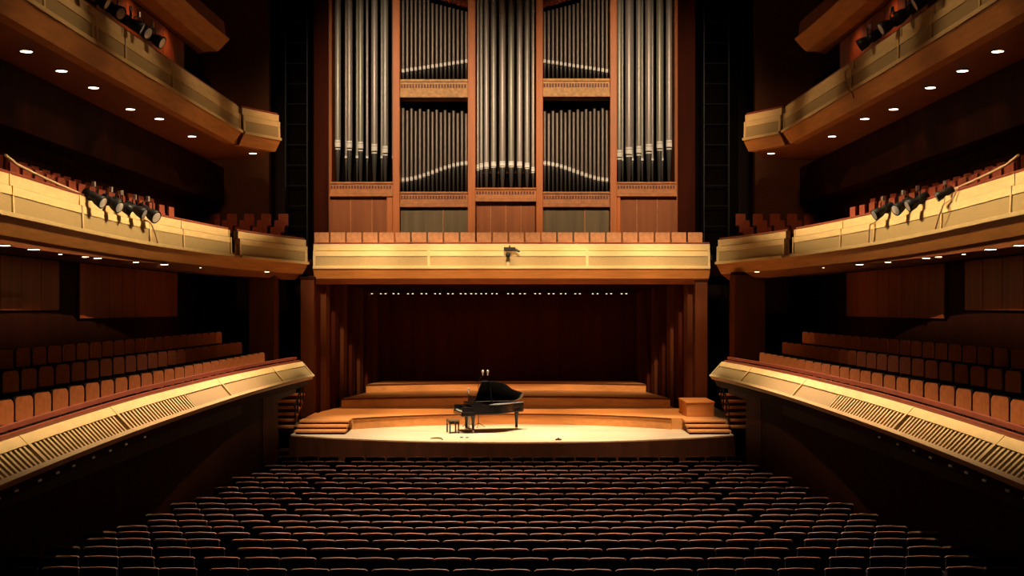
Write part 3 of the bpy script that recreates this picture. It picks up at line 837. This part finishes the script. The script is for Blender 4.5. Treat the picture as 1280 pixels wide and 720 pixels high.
# keybed, arms, keys, fallboard
bm = bmesh.new(); box(bm, (-.36, -.02, .60), (.12, PW + .02, .74), .02); link('keybed', bm, 'piano', pn)
for y in (-.02, PW - .08):
    bm = bmesh.new(); box(bm, (-.34, y, .72), (.10, y + .10, .92), .03); link('arm', bm, 'piano', pn)
kb = bmesh.new()
for k in range(52): box(kb, (-.30, .12 + k*.0242, .74), (-.14, .12 + k*.0242 + .0225, .765), .002, seg=1)
keys = link('keyboard', kb, 'ivory', pn)
bm = bmesh.new()
for k in range(51):
    if k % 7 in (0, 1, 3, 4, 5): box(bm, (-.24, .12 + (k+1)*.0242 - .006, .765), (-.14, .12 + (k+1)*.0242 + .006, .778), .002, seg=1)
link('black_key', bm, 'piano', keys)
bm = bmesh.new(); box(bm, (-.13, .09, .74), (-.10, PW - .09, .93), .01); box(bm, (-.285, .085, .785), (-.10, PW - .085, .80), .004); link('fallboard', bm, 'piano', pn)
bm = bmesh.new(); box(bm, (.12, .22, 1.0), (.15, PW - .22, 1.26), .01, Matrix.Rotation(.2, 3, 'Y')); link('music_desk', bm, 'piano', pn)
# lid: hinged on the far (bass) side, raised
ang = math.radians(31)
lid = bmesh.new()
def lidpt(x, y, t):
    d = PW - y
    return (x, PW - d*math.cos(ang) + t*math.sin(ang), 1.01 + d*math.sin(ang) + t*math.cos(ang))
LO = [(x, y) for x, y in outline(.02) if True]
LO = [(max(x, .40), y) for x, y in LO]
a = [lid.verts.new(lidpt(x, y, 0)) for x, y in LO]; b_ = [lid.verts.new(lidpt(x, y, .03)) for x, y in LO]
for i in range(len(LO)): j = (i+1) % len(LO); lid.faces.new((a[i], a[j], b_[j], b_[i]))
lid.faces.new(a[::-1]); lid.faces.new(b_); link('lid', lid, 'piano', pn)
bm = bmesh.new(); box(bm, (-.02, .02, 1.0), (.40, PW, 1.03), .01); link('front_lid', bm, 'piano', pn)
bm = bmesh.new(); tube(bm, [(.75, .08, .95), (.72, .36, 1.01 + (PW - .36)*math.tan(ang)*.97)], .014, 6); link('lid_prop', bm, 'piano', pn)
# legs with casters
def pleg(x, y):
    bm = bmesh.new(); lathe(bm, [(.05, .09), (.055, .14), (.045, .2), (.065, .5), (.085, .60), (.085, .67)], 12); l = link('leg', bm, 'piano', pn, True); l.location = (x, y, 0)
    bm = bmesh.new(); tube(bm, [(-.015, 0, .045), (.015, 0, .045)], .045, 12); box(bm, (-.03, -.03, .05), (.03, .03, .10), .01); link('caster', bm, 'brass', l)
pleg(.08, .14); pleg(.08, PW - .14); pleg(1.86, 1.12)
# pedal lyre
bm = bmesh.new()
for y in (PW/2 - .12, PW/2 + .12): tube(bm, [(.05, y, .66), (.05, y*.98 + .01, .4), (.03, y, .12)], .018, 8)
box(bm, (-.06, PW/2 - .17, .08), (.12, PW/2 + .17, .14), .015); ly = link('pedal_lyre', bm, 'silver', pn)
for k in range(3):
    bm = bmesh.new(); box(bm, (-.20, PW/2 - .10 + k*.085, .075), (-.05, PW/2 - .07 + k*.085, .09), .004); link('pedal', bm, 'brass', ly)

# bench
bn = thing('piano_bench', 'small dark brown leather-topped bench at the keyboard end of the piano', 'bench', (wx(566, 46.1), 46.1, 1.0), math.radians(13))
bm = bmesh.new(); box(bm, (-.19, -.32, .40), (.19, .32, .48), .03); link('cushion', bm, 'leather', bn)
bm = bmesh.new(); box(bm, (-.18, -.31, .33), (.18, .31, .40), .01); link('apron', bm, 'piano', bn)
for sx in (-.15, .15):
    for sy in (-.28, .28):
        bm = bmesh.new(); box(bm, (sx - .025, sy - .025, 0), (sx + .025, sy + .025, .34), .006); link('leg', bm, 'piano', bn)
for sy in (-1, 1):
    bm = bmesh.new(); lathe(bm, [(.035, 0), (.04, .01), (.04, .035), (.03, .045)], 12); 
    bmesh.ops.rotate(bm, verts=bm.verts, cent=(0, 0, 0), matrix=Matrix.Rotation(PI/2, 3, 'X')); bmesh.ops.translate(bm, verts=bm.verts, vec=(0, sy*.33, .37)); link('adjusting_knob', bm, 'blackmetal', bn)

# microphone stands
def mic_stand(loc, h, boom, heads, lab):
    t = thing('microphone_stand', lab, 'microphone stand', loc)
    bm = bmesh.new()
    for k in range(3):
        a = k*2*PI/3 + .4; tube(bm, [(0, 0, .16), (.26*math.cos(a), .26*math.sin(a), .01)], .012, 6)
    link('tripod_base', bm, 'blackmetal', t)
    bm = bmesh.new(); tube(bm, [(0, 0, .12), (0, 0, h*.6), (0, 0, h)], [.015, .013, .010], 8); link('pole', bm, 'blackmetal', t)
    bm = bmesh.new(); tube(bm, [(-.05, 0, h - .03), boom], .010, 6); link('boom', bm, 'blackmetal', t)
    for dx in heads:
        bm = bmesh.new(); lathe(bm, [(.018, -.10), (.022, -.02), (.045, .01), (.05, .05), (.035, .09), (.01, .10)], 10); m_ = link('microphone', bm, 'silver', t, True)
        m_.location = (boom[0] + dx, boom[1], boom[2])
    return t
mic_stand((wx(598, 48.2), 48.2, 1.0), 1.7, (.28, 0, 2.0), (-.12, .06), 'tall microphone stand with two pale microphones behind the piano')
mic_stand((wx(585, 48.3), 48.3, 1.0), 1.22, (.02, 0, 1.34), (0,), 'short microphone stand behind the keyboard end of the piano')
# small things on the apron
cc = bmesh.new(); tube(cc, [(wx(538, 44.0), 44.0, 1.012), (wx(546, 44.1), 44.1, 1.02), (wx(552, 43.95), 43.95, 1.02), (wx(553, 43.6), 43.6, 1.012)], .022, 6)
tag(link('cable', cc, 'blackmetal'), 'short dark cable lying at the front of the stage', 'cable')
t = thing('floor_socket', 'small dark floor box on the stage front right of the piano', 'floor box', (wx(698, 43.6), 43.6, 1.0))
bm = bmesh.new(); box(bm, (-.1, -.1, 0), (.1, .1, .04), .01); link('box_body', bm, 'blackmetal', t)
bm = bmesh.new(); box(bm, (-.03, -.03, .04), (.03, .03, .07), .01); link('plug', bm, 'blackmetal', t)
for (px, Y) in ((577, 44.35), (584, 44.3)):
    t = thing('floor_socket', 'tiny dark marker block in front of the piano, %s one' % ('left' if px < 580 else 'right'), 'floor box', (wx(px, Y), Y, 1.0))
    bm = bmesh.new(); box(bm, (-.05, -.04, 0), (.05, .04, .03), .008); link('box_body', bm, 'blackmetal', t)

# ------------------------------------------------------------------ lanterns on the rails
def make_lantern():
    t = thing('stage_lantern', 'x', 'stage light', (0, 0, 0), 0, 'x')
    bm = bmesh.new(); lathe(bm, [(.06, -.30), (.11, -.26), (.12, -.05), (.09, .0), (.13, .10), (.155, .28), (.14, .28), (.10, .1)], 14)
    bmesh.ops.rotate(bm, verts=bm.verts, cent=(0, 0, 0), matrix=Matrix.Rotation(PI/2 + .5, 3, 'Y')); link('lantern_body', bm, 'blackmetal', t, True)
    bm = bmesh.new(); tube(bm, [(0, -.18, 0), (0, -.18, .22), (0, 0, .26), (0, .18, .22), (0, .18, 0)], .014, 6); link('yoke', bm, 'blackmetal', t)
    bm = bmesh.new(); box(bm, (-.04, -.03, .24), (.04, .03, .36), .01); link('clamp', bm, 'silver', t)
    bm = bmesh.new(); lathe(bm, [(.02, 0), (.12, 0), (.12, .012), (.02, .02)], 14)
    bmesh.ops.rotate(bm, verts=bm.verts, cent=(0, 0, 0), matrix=Matrix.Rotation(PI/2 + .5, 3, 'Y'))
    bmesh.ops.translate(bm, verts=bm.verts, vec=Vector((math.cos(-.5), 0, math.sin(-.5)))*.27); link('lens', bm, 'lanternlens', t)
    return t
lp = None
def lantern(px, path, mir, out, h, lab, grp, sc=1.0):
    global lp
    q = cut_path(path, near(path, px), near(path, px) + .02)
    d = (q[-1] - q[0]).normalized(); nrm = Vector((d.y, -d.x, 0)); p = q[0] + nrm*out + Vector((0, 0, h))
    if lp is None: lp = make_lantern(); remember(lp); o = lp
    else: o = copy_tree(lp)
    o['label'] = lab; o['group'] = grp
    o.location = (p.x*mir, p.y, p.z); o.scale = (sc, sc, sc)
    o.rotation_euler = (0, 0, random.uniform(-.5, .6) if mir == 1 else PI + random.uniform(-.6, .5))
def lant_label(i, lvl, nm): return 'black stage spotlight on the %s %s balcony rail, %s from the stage' % (lvl, nm, ORD[i])
for i, px in enumerate((193, 177, 167, 143, 122, 108)):
    lantern(px - 3, UPP, 1, .0, 1.02, lant_label(i+1, 'upper', 'left'), 'spotlights on the upper left rail', 1.15)
for i, px in enumerate((196, 168, 148, 124, 110)):
    lantern(px - 3, UPP, -1, .0, 1.02, lant_label(i+1, 'upper', 'right'), 'spotlights on the upper right rail', 1.15)
for i, px in enumerate((184, 168, 151, 138, 116)):
    lantern(px, MID, 1, .02, .84, lant_label(i+1, 'middle', 'left'), 'spotlights on the middle left rail', 1.1 if i else 1.25)
for i, px in enumerate((175, 150, 132, 98)):
    lantern(px, MID, -1, .02, .84, lant_label(i+1, 'middle', 'right'), 'spotlights on the middle right rail', 1.1 if i < 3 else .8)
# device on the centre rail
t = thing('rail_camera', 'small black camera clamped to the middle of the central balcony front', 'camera', (wx(637, 49.7), 49.66, wz(312, 49.7)))
bm = bmesh.new(); box(bm, (-.22, -.08, -.06), (.22, .08, .09), .02); link('camera_body', bm, 'blackmetal', t)
bm = bmesh.new(); tube(bm, [(.2, 0, 0), (.38, -.04, -.08)], [.06, .04], 10); link('lens_barrel', bm, 'blackmetal', t)
bm = bmesh.new(); lathe(bm, [(.02, -.1), (.08, -.07), (.09, 0), (.07, .07), (.02, .1)], 12, (-.06, -.05, -.2)); link('camera_head', bm, 'blackmetal', t, True)
bm = bmesh.new(); box(bm, (-.03, 0, .06), (.03, .14, .16), .01); link('clamp', bm, 'blackmetal', t)
# pale pole lying along the middle rails and hanging cables
for mir, nm in ((1, 'left'), (-1, 'right')):
    a = near(MID, 28); b2 = near(MID, 120); P = cut_path(MID, a, b2)
    N = frames(P); pts = []
    for i, (p, nn) in enumerate(zip(P, N)):
        f = i/(len(P)-1); q = p + nn*(-.35) + Vector((0, 0, 1.28 - .36*f**.6)); pts.append((q.x*mir, q.y, q.z))
    bm = bmesh.new(); tube(bm, pts, .03, 8); tag(link('pole', bm, 'cable'), 'long pale pole lying along the middle %s balcony handrail' % nm, 'pole')
def hang(path, px0, px1, mir, h0, h1, lab):
    s0, s1 = near(path, px0), near(path, px1); pts = []
    for k in range(9):
        f = k/8; q = cut_path(path, s0 + (s1-s0)*f, s0 + (s1-s0)*f + .02); d = (q[-1]-q[0]).normalized(); nn = Vector((d.y, -d.x, 0))
        hh = h0 + (h1-h0)*f; o = .06 + .03*math.sin(f*PI) + (-.10 if hh < -.1 else 0) + (-.16 if hh > .6 else 0)
        p = q[0] + nn*o + Vector((0, 0, hh)); pts.append((p.x*mir, p.y, p.z))
    bm = bmesh.new(); tube(bm, pts, .022, 6); tag(link('cable', bm, 'cable'), lab, 'cable')
hang(UPP, 222, 214, -1, .80, -.30, 'pale cable hanging over the upper right balcony front')
hang(UPP, 114, 118, 1, .75, -.05, 'pale cable hanging from the spotlights of the upper left balcony')
hang(MID, 184, 195, 1, .62, .0, 'pale cable hanging from the spotlights of the middle left balcony')
hang(MID, 187, 192, -1, .80, .0, 'pale cable beside the spotlights of the middle right balcony')
hang(MID, 88, 108, -1, .90, .02, 'pale cable crossing the middle right balcony mesh')

# ------------------------------------------------------------------ downlights
def make_down(lens='lens', r=.13):
    t = thing('downlight', 'x', 'ceiling light', (0, 0, 0), 0, 'x')
    bm = bmesh.new(); lathe(bm, [(r*1.25, 0), (r*1.3, -.015), (r*1.05, -.02), (r, -.005)], 16); link('trim_ring', bm, 'blackmetal', t)
    bm = bmesh.new(); lathe(bm, [(r*.2, -.008), (r, -.008), (r*.98, -.022), (r*.2, -.028)], 16); link('lens', bm, lens, t)
    return t
dp = make_down(); remember(dp); first = True
def down(x, y, z, lab, grp, e=14, col=(1, .5, .25), size=110):
    global first
    if first: o = dp; first = False
    else: o = copy_tree(dp)
    o['label'] = lab; o['group'] = grp; o.location = (x, y, z)
    if e: spot((x, y, z - .06), (x, y, 0), e, size, .6, col, .05)
upl = [(33, 63.5), (77, 88), (117, 109), (163, 136), (199, 148), (240, 170), (314, 187)]
for s, nm in ((-1, 'left'), (1, 'right')):
    for i, (px, py) in enumerate(upl):
        z = 11.10; Y = (z - ZC)*F/(HZ - py); x = s*abs(wx(px, Y))
        if i == 6: Y = 48.9; x = s*9.6
        down(x, Y, z, 'glowing downlight under the upper %s balcony, %s from the picture edge' % (nm, ORD[i+1]), 'downlights under the upper %s balcony' % nm, 34, (1, .42, .2))
    ml = [(5, 306), (42, 311), (71, 317), (100, 324.5), (121, 322), (168, 327), (205, 330), (247, 334), (287, 337), (333, 340.5), (345, 346), (367, 345.5)]
    for i, (px, py) in enumerate(ml):
        z = 6.70; Y = (z - ZC)*F/(HZ - py); x = s*abs(wx(px, Y))
        if i == 3: x = s*11.1; Y = 34.2
        if i == 9: Y = 48.3; x = s*9.0
        if i == 10: Y = 50.5; x = s*8.85
        if i == 11: Y = 51.8; x = s*8.5
        down(x, Y, z, 'glowing downlight under the middle %s balcony, %s from the picture edge' % (nm, ORD[i+1]), 'downlights under the middle %s balcony' % nm, 34 if i < 8 else 5, (1, .42, .2))
# light row under the central balcony
def make_small():
    t = thing('twin_spotlight', 'x', 'ceiling light', (0, 0, 0), 0, 'x')
    for k, dx in enumerate((-.10, .10)):
        bm = bmesh.new(); lathe(bm, [(.075, .0), (.075, -.10), (.06, -.13), (.05, -.12)], 12, (dx, 0, 0)); link('canister', bm, 'blackmetal', t)
        bm = bmesh.new(); lathe(bm, [(.015, -.14), (.045, -.132), (.045, -.10), (.02, -.10)], 12, (dx, 0, 0)); link('lens', bm, 'lens2', t)
    bm = bmesh.new(); box(bm, (-.2, -.04, -.03), (.2, .04, .03), .01); link('bracket', bm, 'blackmetal', t)
    return t
sp = None
for i, px in enumerate([462, 479, 495, 513, 530, 547, 563, 579, 592, 604.6, 618, 638, 653, 672, 689, 704, 722, 744, 761, 780]):
    Y = 57.4; z = 6.94 - .44 - .44*((Y - 50 - .5)/8.5) - .03
    lab = 'small bright twin spotlight under the central balcony, %s from the left' % ORD[i+1]
    if sp is None: sp = make_small(); remember(sp); o = sp
    else: o = copy_tree(sp)
    o['label'] = lab; o['group'] = 'spotlights under the central balcony'; o.location = (wx(px, Y), Y, z)
    if i % 2 == 0: spot((wx(px, Y), Y - .1, z - .16), (wx(px, Y), Y + 1.2, 2), 7, 120, .7, (1, .35, .15), .05)

# ------------------------------------------------------------------ lights of the hall
E_MID, E_TER = 360, 215
def strip(loc, target, length, energy, spread, col=(1, .72, .40)):
    """an added, unseen area light throwing one narrow beam along the hall"""
    l = bpy.data.lights.new('strip', 'AREA'); l.shape = 'RECTANGLE'; l.size = .25; l.size_y = length
    l.energy = energy; l.spread = math.radians(spread); l.color = col
    o = bpy.data.objects.new('added_strip_light', l); COL.objects.link(o); o.location = loc
    z = (Vector(loc) - Vector(target)).normalized(); y = Vector((0, 1, 0)); x = y.cross(z).normalized()
    o.rotation_euler = Matrix((x, y, z)).transposed().to_euler()
    return o
W = (1, .72, .42)
# stage wash from the flies above the apron
for x in (-5, -1.7, 1.7, 5):
    spot((x, 41.5, 19.6), (x*.80, 45.6, 1.0), 27000, 26, .8, (1, .80, .58), .25)
for x in (-6, -2, 2, 6):
    spot((x, 45.2, 19.3), (x*.85, 50.2, 1.4), 11500, 24, .7, (1, .62, .33), .3)
    spot((x, 41.5, 10.8), (x*.8, 54.5, 1.7), 1100, 34, .8, (1, .55, .26), .3)  # added low lamps in mid-air, reaching the rear risers under the balcony
# organ and balcony front
for x in (-9, 9):
    spot((x*.6, 24, 19.0), (x*.47, 54, 12.3), 28000, 26, .9, (1, .74, .47), .5)
for x in (-6.4, -3.8, -1.3, 1.3, 3.8, 6.4):
    spot((x*.9, 30, 18.5), (x, 50, 7.3), 25000, 12, 1.0, (1, .76, .48), .4)
# added narrow beams on the parapets, plus fills for walls, panels and terrace seats
for s in (-1, 1):
    strip((-s*3, 34, 19), (s*10.4, 34, 8.1), 30, E_MID, 9)
    for y, e in ((23, 3000), (28, 3400), (34, 2800), (41, 2700), (47, 2600)):
        spot((-s*8.5, y, 18.8), (s*9.5, y, 11.7), e*1.3, 16, .9, (1, .66, .36), .3)
    strip((s*2.5, 29, 15), (s*7.5, 30, 3.6), 30, E_TER, 9)
    spot((s*3, 40, 16), (s*11.0, 54, 10.5), 2000, 32, .9, (1, .50, .20), .5)  # added lamp brightening the brown end wall
    spot((s*10.1, 38.0, 14.2), (s*11.1, 38.0, 12.9), 55, 120, .8, (1, .42, .16), .1)  # added lamps without a fixture, warming the upper wall panels
    spot((s*10.1, 42.0, 14.2), (s*11.1, 42.0, 12.9), 55, 120, .8, (1, .42, .16), .1)
    spot((s*5.0, 34, 9.0), (s*8.4, 42, 4.0), 130, 22, .9, (1, .5, .26), .4)  # added fill in mid-air for the terrace seats
# stalls get a little light from above the stage front
for x in (-4, 4):
    spot((x, 45.5, 19.5), (x*.7, 31, .8), 50000, 41, 1.0, (1, .62, .45), .6)
    spot((x*.8, 36, 19.5), (x*.8, 22.5, 1.0), 17000, 36, 1.0, (1, .66, .46), .5)  # added lamp over the stalls, brightening the rows nearest the camera
world = bpy.data.worlds.new('world'); scene.world = world; world.use_nodes = True
world.node_tree.nodes['Background'].inputs['Color'].default_value = (.6, .25, .12, 1)
world.node_tree.nodes['Background'].inputs['Strength'].default_value = .004

scene.view_settings.view_transform = 'Standard'; scene.view_settings.look = 'None'
scene.view_settings.exposure = 0; scene.view_settings.gamma = 1; scene.view_settings.use_curve_mapping = False
scene.cycles.use_denoising = True
scene.cycles.max_bounces = 5; scene.cycles.diffuse_bounces = 3
scene.cycles.sample_clamp_indirect = 3
